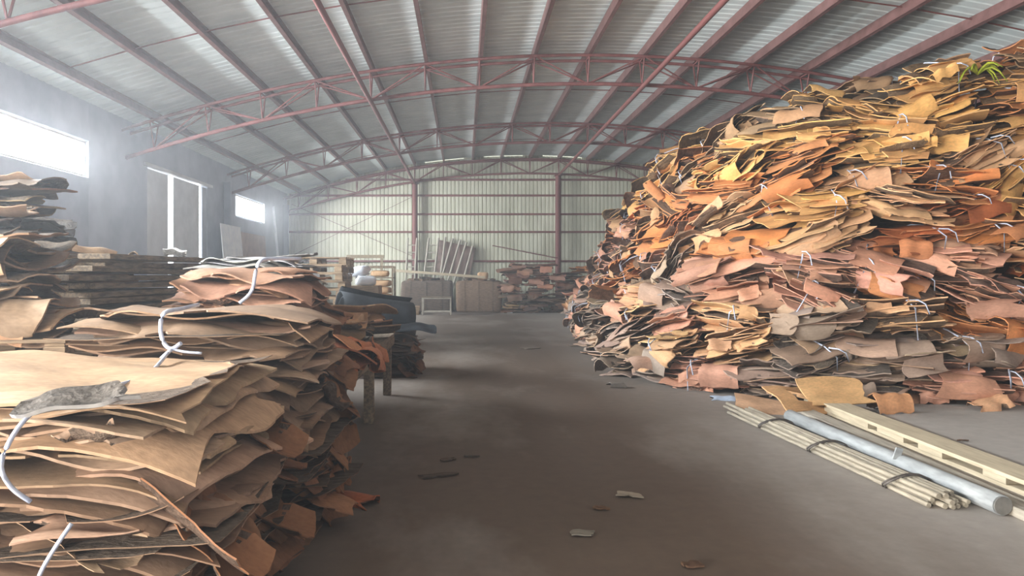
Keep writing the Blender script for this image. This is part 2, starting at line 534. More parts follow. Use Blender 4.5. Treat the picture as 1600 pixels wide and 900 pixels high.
# ------------------------------------------------------------------ bark sheets
def sheet_mesh(name, seed, L, W, T, nx, ny, curl=0.0, wave=0.02, rag=0.1, droop_f=0.0, droop_r=0.0, cut=None):
    rg = random.Random(seed)

    def edge(n):
        kn = rg.randint(2, 4)
        kv = [rg.uniform(0, rag * 1.3) for _ in range(kn + 1)]
        a = []
        for q in range(n):
            f = q / (n - 1) * kn
            m0 = min(int(f), kn - 1)
            a.append(kv[m0] + (kv[m0 + 1] - kv[m0]) * (f - m0) + rg.uniform(0, 0.18 * rag))
        if rg.random() < 0.45:
            a[rg.randrange(n)] += rg.uniform(0.8, 2.0) * rag
        return a
    ex0, ex1, ey0, ey1 = edge(ny), edge(ny), edge(nx), edge(nx)
    cc = [[rg.choice((0, 0, 0.05, 0.2)) for _ in range(2)] for _ in range(2)]
    ph = [rg.uniform(0, 6.28) for _ in range(4)]
    fr = [rg.uniform(1.2, 3.2) for _ in range(4)]
    P = {}
    for i in range(nx):
        for j in range(ny):
            u = 2 * i / (nx - 1) - 1
            v = 2 * j / (ny - 1) - 1
            x = L / 2 * (u * (1 - (ex1[j] if u > 0 else ex0[j]) * abs(u) ** 2))
            y = W / 2 * (v * (1 - (ey1[i] if v > 0 else ey0[i]) * abs(v) ** 2))
            k = 1 - cc[u > 0][v > 0] * abs(u * v) ** 2
            x *= k; y *= k
            z = -curl * v * v + curl * 0.3
            z += wave * (math.sin(fr[0] * u * 2 + ph[0]) + 0.7 * math.sin(fr[1] * v * 2 + ph[1] + u) + 0.4 * math.sin(fr[2] * 2.4 * (u + v) + ph[2]))
            z -= droop_f * max(0, -v - 0.35) ** 2 * (1 + 0.5 * math.sin(u * fr[3] * 2 + ph[3]))
            z -= droop_r * max(0, u - 0.45) ** 2 * (1 + 0.4 * math.sin(v * 3 + ph[0]))
            P[i, j] = (x, y, z)
    hole = set()
    if cut:
        for (i, j) in cut: hole.add((i, j))
    mb = MB()
    top = [(P[i, j][0], P[i, j][1], P[i, j][2] + T / 2) for i in range(nx) for j in range(ny)]
    bot = [(p[0], p[1], p[2] - T) for p in top]
    ft, fb = [], []
    cells = [(i, j) for i in range(nx - 1) for j in range(ny - 1) if (i, j) not in hole]
    cs = set(cells)
    for (i, j) in cells:
        a, b, c, d = i * ny + j, (i + 1) * ny + j, (i + 1) * ny + j + 1, i * ny + j + 1
        ft.append((a, b, c, d)); fb.append((d, c, b, a))
    mb.add(top, ft, 0, True)
    mb.add(bot, fb, 1, True)
    rv, rf = [], []

    def rim(a, b):
        n = len(rv)
        rv.extend([top[a], top[b], bot[b], bot[a]])
        rf.append((n + 3, n + 2, n + 1, n))
    for (i, j) in cells:
        a, b, c, d = i * ny + j, (i + 1) * ny + j, (i + 1) * ny + j + 1, i * ny + j + 1
        if (i, j - 1) not in cs: rim(a, b)
        if (i + 1, j) not in cs: rim(b, c)
        if (i, j + 1) not in cs: rim(c, d)
        if (i - 1, j) not in cs: rim(d, a)
    mb.add(rv, rf, 0, False)
    return mb.mesh(name, BARK)


R0 = random.Random(11)
HEAP = []      # medium sheets for tied bundles
for k in range(22):
    HEAP.append(sheet_mesh('bark_sheet', 100 + k, R0.uniform(0.4, 0.98), R0.uniform(0.4, 0.66), R0.uniform(0.009, 0.018), 11, 8,
                           R0.choice((-1, 1, 1)) * R0.uniform(0.0, 0.09), R0.uniform(0.006, 0.016), R0.uniform(0.06, 0.2)))
FRAMED = [sheet_mesh('bark_sheet', 180 + k, 0.85, 0.6, 0.012, 11, 8, 0.04, 0.012, 0.12, cut=[(i, j) for i in range(3, 7) for j in range(2, 5)]) for k in range(3)]
DRAPE = [sheet_mesh('bark_sheet', 200 + k, R0.uniform(0.25, 0.7), R0.uniform(0.16, 0.38), R0.uniform(0.008, 0.014), 11, 8,
                    R0.choice((-1, 1)) * R0.uniform(0.02, 0.12), R0.uniform(0.006, 0.018), R0.uniform(0.1, 0.3)) for k in range(18)]
CURLED = [sheet_mesh('bark_sheet', 230 + k, R0.uniform(0.5, 0.8), 0.34, 0.012, 9, 8, 0.16, 0.01, 0.1) for k in range(4)]
BIG = [sheet_mesh('bark_sheet', 300 + k, R0.uniform(1.2, 1.45), R0.uniform(0.95, 1.15), R0.uniform(0.006, 0.012), 22, 16,
                  0.0, R0.uniform(0.010, 0.022), R0.uniform(0.06, 0.18), R0.uniform(0.0, 0.16), R0.uniform(0.0, 0.35)) for k in range(18)]
BIGD = [sheet_mesh('bark_sheet', 340 + k, R0.uniform(0.4, 0.75), R0.uniform(0.35, 0.55), 0.008, 15, 11,
                   R0.choice((-1, 1)) * R0.uniform(0.02, 0.09), R0.uniform(0.01, 0.025), R0.uniform(0.14, 0.4)) for k in range(10)]


def cord_mesh(name, w, h, seed, r=0.009):
    rg = random.Random(seed)
    pts = []
    base = [(-w, -h * 0.2), (-w, h * 0.8), (-w * 0.55, h), (0, h * 1.06), (w * 0.6, h * 1.02), (w, h * 0.85), (w * 1.04, h * 0.3), (w * 0.98, -h * 0.2)]
    for (y, z) in base:
        pts.append((rg.uniform(-0.02, 0.02), y, z))
    mb = MB().path(pts, r, 6)
    # loose knotted tail at the outward face
    t = [(0, -w * 0.7, h * 1.03), (0.05, -w * 0.95, h * 1.04), (0.10, -w * 1.1, h * 0.92), (0.13, -w * 1.12, h * 0.6)]
    mb.path(t, r * 0.9, 6)
    return mb.mesh(name, M_CORD)


CORDS = [cord_mesh('binding_cord', 0.36, 0.36, s) for s in range(3)]


def jit(c, rg, a=0.12, g=0.05):
    k = 1 + rg.uniform(-a, a)
    return (min(1, c[0] * k * (1 + rg.uniform(-g, g))), min(1, c[1] * k), min(1, c[2] * k * (1 + rg.uniform(-g * 1.5, g * 1.5))), 1)


def mixc(a, b, t):
    return tuple(a[i] + (b[i] - a[i]) * t for i in range(3)) + (1,)


PAL = [srgb(204, 158, 116), srgb(190, 142, 108), srgb(176, 120, 84), srgb(150, 124, 100), srgb(212, 172, 122)]


def bundle(loc, yaw, n, color, seed, label, group, tilt=0.0, roll=0.0, drapes=2, dz=0.028, cord=True, scale=1.0, flip=0.3, meshes=None, name='bark_bundle'):
    """A tied bundle. Local x runs along the row, local -y points out of the heap."""
    rg = random.Random(seed)
    root = empty(name, loc)
    root.rotation_euler = Euler((tilt, roll, yaw), 'XYZ')
    root.scale = (scale,) * 3
    pool = meshes or HEAP
    for k in range(n):
        me = rg.choice(FRAMED) if rg.random() < 0.03 else rg.choice(pool)
        rx = PI if rg.random() < flip else 0.0
        link('sheet', me, root, (rg.uniform(-0.27, 0.27), rg.uniform(-0.15, 0.06), 0.015 + k * dz),
             (rx + rg.gauss(0, 0.08), rg.gauss(0, 0.06), rg.gauss(0, 0.2) + (PI if rg.random() < 0.5 else 0)), None, jit(mixc(color, rg.choice(PAL), rg.uniform(0, 0.45)), rg, 0.16))
    top = n * dz
    for k in range(drapes):
        me = rg.choice(CURLED) if rg.random() < 0.22 else rg.choice(DRAPE)
        z = rg.uniform(0.25, 1.0) * top
        t = rg.uniform(0.1, 0.95)
        link('sheet', me, root, (rg.uniform(-0.35, 0.35), -0.30 - rg.uniform(0, 0.1), z),
             (t, rg.gauss(0, 0.15), rg.gauss(0, 0.3)), None, jit(mixc(color, rg.choice(PAL), rg.uniform(0, 0.4)), rg, 0.15))
    if cord:
        link('binding_cord', rg.choice(CORDS), root, (rg.uniform(-0.25, 0.25), 0, 0), (0, 0, rg.gauss(0, 0.12)), (1, 1.02, top / 0.36))
    return tag(root, label, 'bark bundle', group)


# ------------------------------------------------------------------ the great heap on the right
BASE = [(3.6, 24.6), (3.3, 22), (3.0, 20), (2.75, 18), (2.55, 16), (2.35, 14), (2.22, 12), (2.15, 10.5), (2.25, 9.6), (2.55, 8.9), (3.05, 8.35), (3.75, 7.95), (4.6, 7.75), (6.0, 7.65), (7.5, 7.6), (9.0, 7.55)]
TOP = [(5.6, 22.6), (5.3, 21), (5.05, 19.4), (4.85, 17.7), (4.65, 16), (4.45, 14.2), (4.4, 12.6), (4.45, 11.4), (4.55, 10.8), (4.75, 10.35), (5.05, 10.0), (5.45, 9.75), (6.0, 9.55), (7.0, 9.4), (8.2, 9.3), (9.6, 9.2)]
ZM = [0.5, 1.75, 2.5, 3.0, 3.35, 3.7, 3.75, 3.65, 3.75, 3.85, 3.85, 3.8, 3.85, 4.1, 4.45, 4.6]
ZT = 4.3


def heap_path(z, inset=0.0, step=0.1):
    """dense samples (pos, inward normal, zmax) along the heap face at height z"""
    t = (z / ZT) ** 0.9
    pts = [Vector((b[0] + (a[0] - b[0]) * t, b[1] + (a[1] - b[1]) * t)) for a, b in zip(TOP, BASE)]
    out = []
    for i in range(len(pts) - 1):
        d = pts[i + 1] - pts[i]
        n = max(1, int(d.length / step))
        for k in range(n):
            f = k / n
            out.append([pts[i].lerp(pts[i + 1], f), None, ZM[i] + (ZM[i + 1] - ZM[i]) * f])
    out.append([pts[-1], None, ZM[-1]])
    for i in range(len(out)):
        a, b = out[max(0, i - 6)][0], out[min(len(out) - 1, i + 6)][0]
        d = (b - a).normalized()
        out[i][1] = Vector((-d.y, d.x))
    if inset:
        for o in out: o[0] = o[0] + o[1] * inset
    return out


GREY, PINK, TANC = srgb(150, 132, 118), srgb(196, 142, 118), srgb(204, 158, 116)
ORANGE, OCHRE, RUST, BROWN = srgb(198, 124, 70), srgb(216, 164, 98), srgb(166, 92, 50), srgb(150, 120, 90)
CN = {'grey': GREY, 'pinkish tan': PINK, 'tan': TANC, 'orange': ORANGE, 'ochre': OCHRE, 'rust': RUST, 'grey brown': BROWN}


def heap_colour(x, y, z, rg):
    r = rg.random()
    if z < 0.5:
        return 'grey' if (y > 8.6 or r < 0.45) and r < 0.85 else ('pinkish tan' if r < 0.93 else 'tan')
    if y > 13 and z < 1.4:
        return 'grey' if r < 0.35 else ('pinkish tan' if r < 0.8 else 'tan')
    if z < 1.6:
        return 'pinkish tan' if r < 0.5 else ('tan' if r < 0.8 else ('orange' if r < 0.9 else 'grey'))
    if z < 2.7:
        if y > 12.5: return 'pinkish tan' if r < 0.35 else ('orange' if r < 0.6 else ('tan' if r < 0.85 else 'grey brown'))
        return 'orange' if r < 0.45 else ('rust' if r < 0.65 else ('tan' if r < 0.85 else 'ochre'))
    if x < 5.2 and z > 3.3:
        return 'grey brown' if r < 0.6 else 'ochre'
    return 'ochre' if r < 0.5 else ('orange' if r < 0.68 else ('tan' if r < 0.8 else 'grey brown'))


rg = random.Random(77)
heap_n = 0
row = 0
z = 0.0
ROWH = 0.345
while z < 4.5:
    path = heap_path(z)
    idx = 0
    place = 0
    acc = rg.uniform(0, 0.5)
    want = acc
    for i in range(len(path)):
        p, nrm, zm = path[i]
        if i: acc += (p - path[i - 1][0]).length
        if acc < want or z > zm - 0.15: continue
        px = 725 + F * p.x / p.y
        if px > 1760: continue
        far = p.y
        want = acc + (rg.uniform(0.8, 0.98) if far < 13 else rg.uniform(0.95, 1.2))
        place += 1
        yaw = math.atan2(nrm.y, nrm.x) - PI / 2        # local +y along the inward normal
        cn = heap_colour(p.x, p.y, z, rg)
        n = 17 if far < 11 else (11 if far < 16 else 7)
        dz = 0.36 / n
        q = p + nrm * (0.22 + rg.uniform(-0.12, 0.12))
        if row == 0: q = p + nrm * 0.34
        bundle((q.x, q.y, max(0.012, z + (rg.uniform(-0.09, 0.09) if row else 0))), yaw + rg.gauss(0, 0.3), n, CN[cn], 5000 + heap_n,
               '%s bark bundle, right heap, %s layer up, %s from the far end' % (cn, ORD[row + 1], ORD[place]),
               'bark bundles of the right heap', tilt=(rg.uniform(0.0, 0.42) if row else rg.uniform(0.0, 0.1)), roll=rg.gauss(-0.10, 0.25) if row else 0.0,
               drapes=rg.choice((1, 2, 2) if far < 12 else (1, 1)), dz=dz, cord=rg.random() < 0.4, flip=0.28)
        heap_n += 1
    row += 1
    z += ROWH
# crest bundles lying on the plateau
for k, (x, y, zz, cn) in enumerate([(5.0, 11.8, 3.75, 'grey brown'), (5.4, 10.9, 3.95, 'ochre'), (6.2, 10.6, 3.95, 'grey brown'), (7.1, 10.4, 4.2, 'ochre'), (8.1, 10.2, 4.45, 'orange'), (5.2, 13.2, 3.85, 'tan'), (5.3, 15.0, 3.6, 'grey brown'), (9.0, 10.2, 4.6, 'ochre'), (6.6, 11.4, 4.3, 'grey brown'), (7.8, 11.2, 4.55, 'tan')]):
    bundle((x, y, zz - 0.12), rg.uniform(-0.4, 0.4) - (0.9 if y > 11.5 and x < 6 else 0), 12, CN[cn], 6000 + k,
           '%s bark bundle lying on the heap crest, %s of the crest from the left' % (cn, ORD[sorted([5.0 / 11.8, 5.4 / 10.9, 6.2 / 10.6, 7.1 / 10.4, 8.1 / 10.2, 5.2 / 13.2, 5.3 / 15.0, 9.0 / 10.2, 6.6 / 11.4, 7.8 / 11.2]).index(x / y) + 1]),
           'bark bundles of the right heap', tilt=rg.uniform(-0.05, 0.2), roll=rg.gauss(0, 0.15), drapes=2, dz=0.03, cord=rg.random() < 0.4)
# packed mass inside the heap
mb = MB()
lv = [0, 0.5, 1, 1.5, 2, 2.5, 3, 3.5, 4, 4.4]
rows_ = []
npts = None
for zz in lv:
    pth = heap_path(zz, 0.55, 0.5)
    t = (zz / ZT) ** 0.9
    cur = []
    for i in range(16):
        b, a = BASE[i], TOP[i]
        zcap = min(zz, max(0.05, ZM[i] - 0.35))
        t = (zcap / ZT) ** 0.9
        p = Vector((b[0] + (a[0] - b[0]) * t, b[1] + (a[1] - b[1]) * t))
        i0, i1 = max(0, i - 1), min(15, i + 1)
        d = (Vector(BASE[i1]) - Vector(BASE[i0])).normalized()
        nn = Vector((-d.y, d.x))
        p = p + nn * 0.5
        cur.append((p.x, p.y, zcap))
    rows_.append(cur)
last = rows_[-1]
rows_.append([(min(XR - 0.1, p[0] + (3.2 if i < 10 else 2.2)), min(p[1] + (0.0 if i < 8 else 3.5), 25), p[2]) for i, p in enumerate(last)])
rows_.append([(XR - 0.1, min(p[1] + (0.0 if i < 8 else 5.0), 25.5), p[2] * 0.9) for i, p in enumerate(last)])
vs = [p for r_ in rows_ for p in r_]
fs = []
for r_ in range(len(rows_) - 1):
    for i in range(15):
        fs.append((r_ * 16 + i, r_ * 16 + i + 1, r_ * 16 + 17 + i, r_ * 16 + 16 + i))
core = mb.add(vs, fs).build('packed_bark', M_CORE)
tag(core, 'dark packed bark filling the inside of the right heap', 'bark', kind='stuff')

# leaf sprig on the crest
sp = empty('leaf_sprig', (6.6, 9.05, 3.9))
rg = random.Random(8)
for k in range(11):
    a = rg.uniform(0, 2 * PI)
    l = rg.uniform(0.2, 0.42)
    pts = [(math.cos(a) * l * t, -abs(math.sin(a)) * l * t * 0.7, 0.10 + math.sin(t * 2.6) * 0.12 - 0.2 * t * t * (1 if k % 2 else 0.2)) for t in (0, 0.25, 0.5, 0.75, 1)]
    MB().path(pts, [0.012, 0.018, 0.016, 0.01, 0.003], 5).build('leaf', M_LEAF, sp)
tag(sp, 'yellow green leaf sprig on top of the right bark heap', 'leaves')

# ------------------------------------------------------------------ tied stacks on the left
def big_stack(loc, n, dz, color, seed, label, sx=1.0, sy=1.0, side=14, color2=None, front=6, meshes=BIG, flip=0.12, base=0.0):
    rg = random.Random(seed)
    root = empty('bark_stack', loc)
    top = n * dz
    for k in range(n):
        me = rg.choice(meshes)
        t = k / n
        c = mixc(color2 or color, color, min(1, max(0, t * 1.3 - 0.15)))  # lower sheets coloured darker, painting in the shade of the stack foot
        rx = PI if rg.random() < (flip if t > 0.45 else max(flip, 0.75)) else 0.0  # more dark outer faces up low down, deepening the painted shade
        link('sheet', me, root, (rg.uniform(-0.08, 0.07), rg.uniform(-0.12, 0.1), 0.02 + (k + rg.uniform(-0.6, 0.6)) * dz),
             (rx + rg.gauss(0, 0.02), rg.gauss(0, 0.016), rg.gauss(0, 0.07)), (sx * rg.uniform(0.92, 1.05), sy * rg.uniform(0.92, 1.05), 0.45 if rx else 1), jit(c, rg, 0.16))
    for k in range(side):     # pieces hanging out over the aisle side
        z = rg.uniform(0.1, 0.78) * top
        link('sheet', rg.choice(BIGD), root, (sx * 0.57 + rg.uniform(-0.04, 0.05), rg.uniform(-0.45, 0.5) * sy, z),
             (rg.gauss(0, 0.15), rg.uniform(0.3, 1.15), rg.gauss(0, 0.3)), (0.8, 0.8, 0.8), jit(mixc(color2 or color, ORANGE, 0.2), rg, 0.18))
    for k in range(front):    # pieces hanging over the front
        z = rg.uniform(0.3, 0.85) * top
        link('sheet', rg.choice(BIGD), root, (rg.uniform(-0.5, 0.45) * sx, -0.44 * sy - rg.uniform(0.0, 0.06), z),
             (rg.uniform(0.1, 0.45), rg.gauss(0, 0.1), rg.gauss(0, 0.2)), (0.75, 0.6, 0.7), jit(color, rg, 0.14))
    return root, top


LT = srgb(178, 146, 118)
LB = srgb(112, 82, 62)  # brown of the lower sheets, deepened to stand for shade
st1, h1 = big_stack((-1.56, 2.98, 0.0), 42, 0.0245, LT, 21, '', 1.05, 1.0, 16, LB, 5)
tag(st1, 'nearest tall stack of tan bark sheets tied with white cord', 'bark stack', 'tied bark stacks by the aisle')
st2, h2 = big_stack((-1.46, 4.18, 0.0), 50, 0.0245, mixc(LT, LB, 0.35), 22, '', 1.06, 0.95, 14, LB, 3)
tag(st2, 'second bark sheet stack from the camera, tied with white cord', 'bark stack', 'tied bark stacks by the aisle')


def cord(root, pts, r, name='binding_cord'):
    # smooth a coarse polyline
    P = [Vector(p) for p in pts]
    out = []
    for i in range(len(P) - 1):
        p0, p1, p2, p3 = P[max(0, i - 1)], P[i], P[i + 1], P[min(len(P) - 1, i + 2)]
        for t in (0, 0.25, 0.5, 0.75):
            out.append(0.5 * ((2 * p1) + (p2 - p0) * t + (2 * p0 - 5 * p1 + 4 * p2 - p3) * t * t + (3 * p1 - p0 - 3 * p2 + p3) * t ** 3))
    out.append(P[-1])
    o = MB().path(out, r, 7).build(name, M_CORD, root)
    return o


def at(px, py, d):
    return Vector(((px - 725) * d / F, d, H + (430 - py) * d / F))


def rel(root, pts):
    return [Vector(p) - Vector(root.location) for p in pts]


cord(st1, rel(st1, [at(262, 552, 3.35), at(230, 585, 2.95), at(165, 607, 2.62), at(90, 622, 2.42), at(45, 650, 2.33), at(15, 690, 2.28), at(2, 730, 2.26), at(18, 762, 2.27), at(48, 784, 2.30)]), 0.008)
cord(st1, rel(st1, [at(112, 818, 2.24), at(90, 850, 2.22), at(66, 890, 2.22), at(50, 930, 2.22)]), 0.007)
cord(st2, rel(st2, [at(310, 476, 3.95), at(285, 482, 3.72), at(257, 489, 3.58), at(251, 512, 3.55), at(256, 535, 3.55), at(268, 545, 3.54), at(283, 536, 3.53)]), 0.011)
cord(st2, rel(st2, [at(268, 546, 3.52), at(250, 562, 3.5), at(236, 578, 3.46), at(228, 590, 3.42)]), 0.010)
cord(st2, rel(st2, [at(266, 545, 3.54), at(290, 550, 3.52), at(315, 552, 3.52)]), 0.007)

# lichen-grey bark strip lying on the nearest stack
o = sheet_mesh('bark_strip', 401, 0.46, 0.1, 0.02, 16, 5, 0.02, 0.008, 0.2)
gb = link('bark_strip', o, None, (-1.30, 2.36, 1.0), (PI + 0.75, -0.12, 0.12), None, srgb(176, 172, 168))
tag(gb, 'rough grey bark strip lying on the nearest tied stack', 'bark strip')

# trestle table carrying the next stacks
tb = empty('trestle_table', (-1.55, 6.75, 0))
for k in range(6):
    MB().box((-0.58 + k * 0.235, 0, 0.7), (0.225, 3.5, 0.04)).build('plank', M_DARKWOOD, tb)
for sx in (-0.6, 0.64):
    for sy in (-1.6, 0.0, 1.6):
        MB().box((sx, sy, 0.34), (0.09, 0.09, 0.68)).build('leg', M_DARKWOOD, tb)
        if sy < 1: MB().box((sx, sy + 0.12, 0.32), (0.06, 0.07, 0.62), (0.09, 0, 0)).build('leg_brace', M_DARKWOOD, tb)
    MB().box((sx + 0.06, 0, 0.64), (0.03, 3.4, 0.09)).build('apron', M_DARKWOOD, tb)
MB().box((0.02, -1.6, 0.25), (1.2, 0.05, 0.08)).build('stretcher', M_DARKWOOD, tb)
tag(tb, 'dark wooden trestle table under the middle bark stacks', 'table')

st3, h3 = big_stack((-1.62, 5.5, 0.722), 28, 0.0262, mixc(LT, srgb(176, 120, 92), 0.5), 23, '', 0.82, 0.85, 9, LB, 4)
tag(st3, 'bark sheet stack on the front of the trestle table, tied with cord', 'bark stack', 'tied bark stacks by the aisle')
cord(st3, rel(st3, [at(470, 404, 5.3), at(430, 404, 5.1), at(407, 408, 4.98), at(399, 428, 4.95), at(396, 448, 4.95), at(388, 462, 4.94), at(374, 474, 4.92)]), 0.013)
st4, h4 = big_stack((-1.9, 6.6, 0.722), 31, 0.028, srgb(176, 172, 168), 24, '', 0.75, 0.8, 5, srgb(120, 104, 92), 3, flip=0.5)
tag(st4, 'grey bark sheet stack on the trestle table, highest of the aisle stacks', 'bark stack', 'tied bark stacks by the aisle')
bundle((-1.32, 7.75, 0.722), 0.3, 12, srgb(132, 100, 76), 901, 'low brown bark bundle at the far end of the trestle table', None, drapes=4, dz=0.026, cord=False)
bundle((-0.98, 5.2, 0.80), PI / 2, 9, srgb(176, 104, 70), 902, 'reddish brown bark bundle leaning over the trestle table edge', None, drapes=4, dz=0.024, cord=False, tilt=0.3, scale=0.75)

# stack at the far end with the rolled sheeting on it
st5, h5 = big_stack((-1.28, 10.25, 0.0), 22, 0.029, srgb(92, 74, 62), 25, '', 0.92, 1.1, 12, srgb(80, 64, 54), 6)
tag(st5, 'low dark bark stack on the floor under the rolled sheeting', 'bark stack', 'tied bark stacks by the aisle')
rl = empty('rolled_sheeting', (-1.28, 9.9, 0.68))
rl.rotation_euler = (0, 0.17, 0.4)
vs, fs = [], []
nr, nl = 44, 7
for j in range(nl):
    xx = -0.52 + 1.04 * j / (nl - 1)
    for i in range(nr):
        a = i / (nr - 1) * 2 * PI * 2.25
        r_ = 0.09 + 0.15 * i / (nr - 1)
        r_ *= 1 + 0.06 * math.sin(3 * a + xx * 4)
        for off in (0.0, 0.012):
            vs.append((xx + 0.03 * math.sin(a * 0.7), math.cos(a) * (r_ + off) * 1.15, 0.25 + math.sin(a) * (r_ + off)))
idx = lambda j, i, o_: (j * nr + i) * 2 + o_
for j in range(nl - 1):
    for i in range(nr - 1):
        fs.append((idx(j, i, 0), idx(j, i + 1, 0), idx(j + 1, i + 1, 0), idx(j + 1, i, 0)))
        fs.append((idx(j, i, 1), idx(j + 1, i, 1), idx(j + 1, i + 1, 1), idx(j, i + 1, 1)))
for i in range(nr - 1):
    fs.append((idx(0, i, 0), idx(0, i, 1), idx(0, i + 1, 1), idx(0, i + 1, 0)))
    fs.append((idx(nl - 1, i, 0), idx(nl - 1, i + 1, 0), idx(nl - 1, i + 1, 1), idx(nl - 1, i, 1)))
MB().add(vs, fs, 0, True).build('roll', M_RUBBER, rl)
tag(rl, 'dark grey roll of sheeting lying on the far aisle stack', 'roll')
fl = sheet_mesh('dark_sheet', 402, 0.85, 0.55, 0.02, 12, 8, 0.05, 0.02, 0.25)
fl.materials.clear(); fl.materials.append(M_RUBBER); fl.materials.append(M_RUBBER)
o = link('dark_sheet', fl, None, (-0.78, 9.75, 0.72), (0.06, 0.06, 0.1))
tag(o, 'stiff dark sheet sticking out over the aisle below the roll', 'sheet')

# ------------------------------------------------------------------ left background: heap, board stack, pallets
DK = srgb(78, 72, 68)
spots = []
rg = random.Random(31)
k = 0
LH = [(0.0, [(-5.9, 6.9), (-5.0, 6.6), (-4.75, 8.3), (-6.3, 8.0), (-5.3, 8.6)]), (0.42, [(-5.8, 6.95), (-4.9, 6.7), (-4.75, 8.4), (-5.3, 8.5)]),
      (0.84, [(-5.7, 7.0), (-4.85, 6.8), (-4.75, 8.5), (-5.3, 8.5)]), (1.26, [(-5.7, 7.1), (-4.9, 6.9), (-4.4, 8.3), (-5.3, 8.5)]),
      (1.66, [(-5.6, 7.2), (-4.75, 7.1), (-5.2, 8.3)]), (2.02, [(-5.5, 7.4), (-4.95, 7.6)])]
for li, (zz, ps) in enumerate(LH):
    for pi_, (x, y) in enumerate(ps):
        bundle((x, y, zz + 0.012), rg.gauss(0, 0.15), 13, jit(DK, rg, 0.15), 1200 + k,
               'dim grey brown bark bundle, left wall heap, %s layer up, %s in it' % (ORD[li + 1], ORD[pi_ + 1]), 'bark bundles by the left wall',
               drapes=2, dz=0.032, cord=False, tilt=rg.uniform(0, 0.06), flip=0.75)
        k += 1

bs_ = MB()
rg = random.Random(41)
nb = 0
for lay in range(15):
    for c_ in range(4):
        x = -4.05 + c_ * 0.3 + rg.uniform(-0.04, 0.04)
        if lay < 14 and c_ < 2: continue
        ln = rg.uniform(2.7, 3.3)
        root = MB().box((0, 0, 0), (rg.uniform(0.24, 0.28), ln, 0.048)).build('board', M_DARKWOOD)
        root.location = (x, 7.3 + rg.uniform(-0.25, 0.25), 0.665 + lay * 0.066)
        root.rotation_euler = (rg.gauss(0, 0.008), 0, rg.gauss(0, 0.03))
        nb += 1
        tag(root, 'dark long board in the left board stack, %s layer, %s column from the wall' % (ORD[lay + 1], ORD[c_ + 1]), 'board', 'boards stacked behind the aisle stacks')
for k, y in enumerate((6.2, 7.3, 8.4)):
    o = MB().box((-3.42, y, 0.315), (0.95, 0.2, 0.63)).build('support_beam', M_DARKWOOD)
    tag(o, 'heavy timber support under the left board stack, %s from the camera' % ORD[k + 1], 'beam', 'supports of the board stack')
rg = random.Random(42)
for k, (x, y, c, w) in enumerate([(-3.75, 8.0, srgb(214, 190, 160), 'pale tan'), (-3.4, 8.3, srgb(232, 230, 226), 'whitish'), (-3.8, 7.2, srgb(180, 150, 120), 'brown')]):
    o = link('bark_offcut', DRAPE[k * 3], None, (x, y, 1.66 + 0.015 * k), (0.06, 0.1, rg.uniform(0, 3)), (0.7, 0.7, 0.6), c)
    tag(o, w + ' bark offcut lying on the left board stack', 'bark offcut')


def pallet(name, loc, yaw, label, group, mat=M_WOOD):
    root = empty(name, loc, (0, 0, yaw))
    for k in range(5):
        link('top_board', PB, root, (0, -0.44 + 0.22 * k, 0.133))
    for sx in (-0.52, 0, 0.52):
        link('cross_board', PC, root, (sx, 0, 0.111))
        for sy in (-0.43, 0, 0.43):
            link('block', PK, root, (sx, sy, 0.061))
    for sy in (-0.43, 0, 0.43):
        link('bottom_board', PB, root, (0, sy, 0.011))
    return tag(root, label, 'pallet', group)


PB = MB().box((0, 0, 0), (1.18, 0.12, 0.021)).mesh('pallet_board', M_WOOD)
PC = MB().box((0, 0, 0), (0.12, 0.98, 0.021)).mesh('pallet_cross', M_WOOD)
PK = MB().box((0, 0, 0), (0.13, 0.13, 0.076)).mesh('pallet_block', M_WOOD)
rg = random.Random(51)
for k in range(12):
    pallet('wooden_pallet', (-2.72 + rg.uniform(-0.03, 0.03), 13.0 + rg.uniform(-0.03, 0.03), k * 0.1455), rg.gauss(0, 0.03),
           'wooden pallet in the stack behind the aisle, %s up from the floor' % ORD[k + 1], 'stacked pallets')
for k in range(7):
    pallet('wooden_pallet', (-3.15 + rg.uniform(-0.03, 0.03), 4.85, k * 0.1455), 0.1 + rg.gauss(0, 0.02),
           'wooden pallet beside the tied stacks at left, %s up from the floor' % ORD[k + 1], 'stacked pallets at left')
bundle((-3.2, 4.75, 7 * 0.1455 + 0.01), 0.15, 11, srgb(150, 124, 100), 930, 'dim tan bark bundle on the left pallet stack, large sheet hanging off', None, drapes=5, dz=0.03, cord=False, flip=0.2)
bundle((-3.3, 4.95, 7 * 0.1455 + 0.36), -0.2, 10, srgb(104, 92, 82), 931, 'dark bark bundle on top of the tan bundle at far left', None, drapes=3, dz=0.03, cord=False, flip=0.5)
bundle((-2.75, 3.5, 0.012), 0.5, 14, srgb(110, 96, 74), 932, 'dark bark bundle low on the floor at the left edge', None, drapes=3, dz=0.04, cord=False)

# ------------------------------------------------------------------ middle background
crt = empty('wooden_crate', (-2.05, 14.2, 0))
for zz in (0.1, 0.36, 0.62, 0.88, 1.12):
    for s in (-1, 1):
        MB().box((0, s * 0.3, zz), (0.7, 0.025, 0.16)).build('slat', M_WOOD, crt)
        MB().box((s * 0.35, 0, zz), (0.025, 0.6, 0.16)).build('slat', M_WOOD, crt)
for sx in (-0.32, 0.32):
    for sy in (-0.27, 0.27):
        MB().box((sx, sy, 0.61), (0.05, 0.05, 1.2)).build('post', M_WOOD, crt)
MB().box((0, 0, 1.2), (0.7, 0.6, 0.02)).build('lid', M_WOOD, crt)
tag(crt, 'slatted wooden crate right of the pallets, white sacks on it', 'crate')


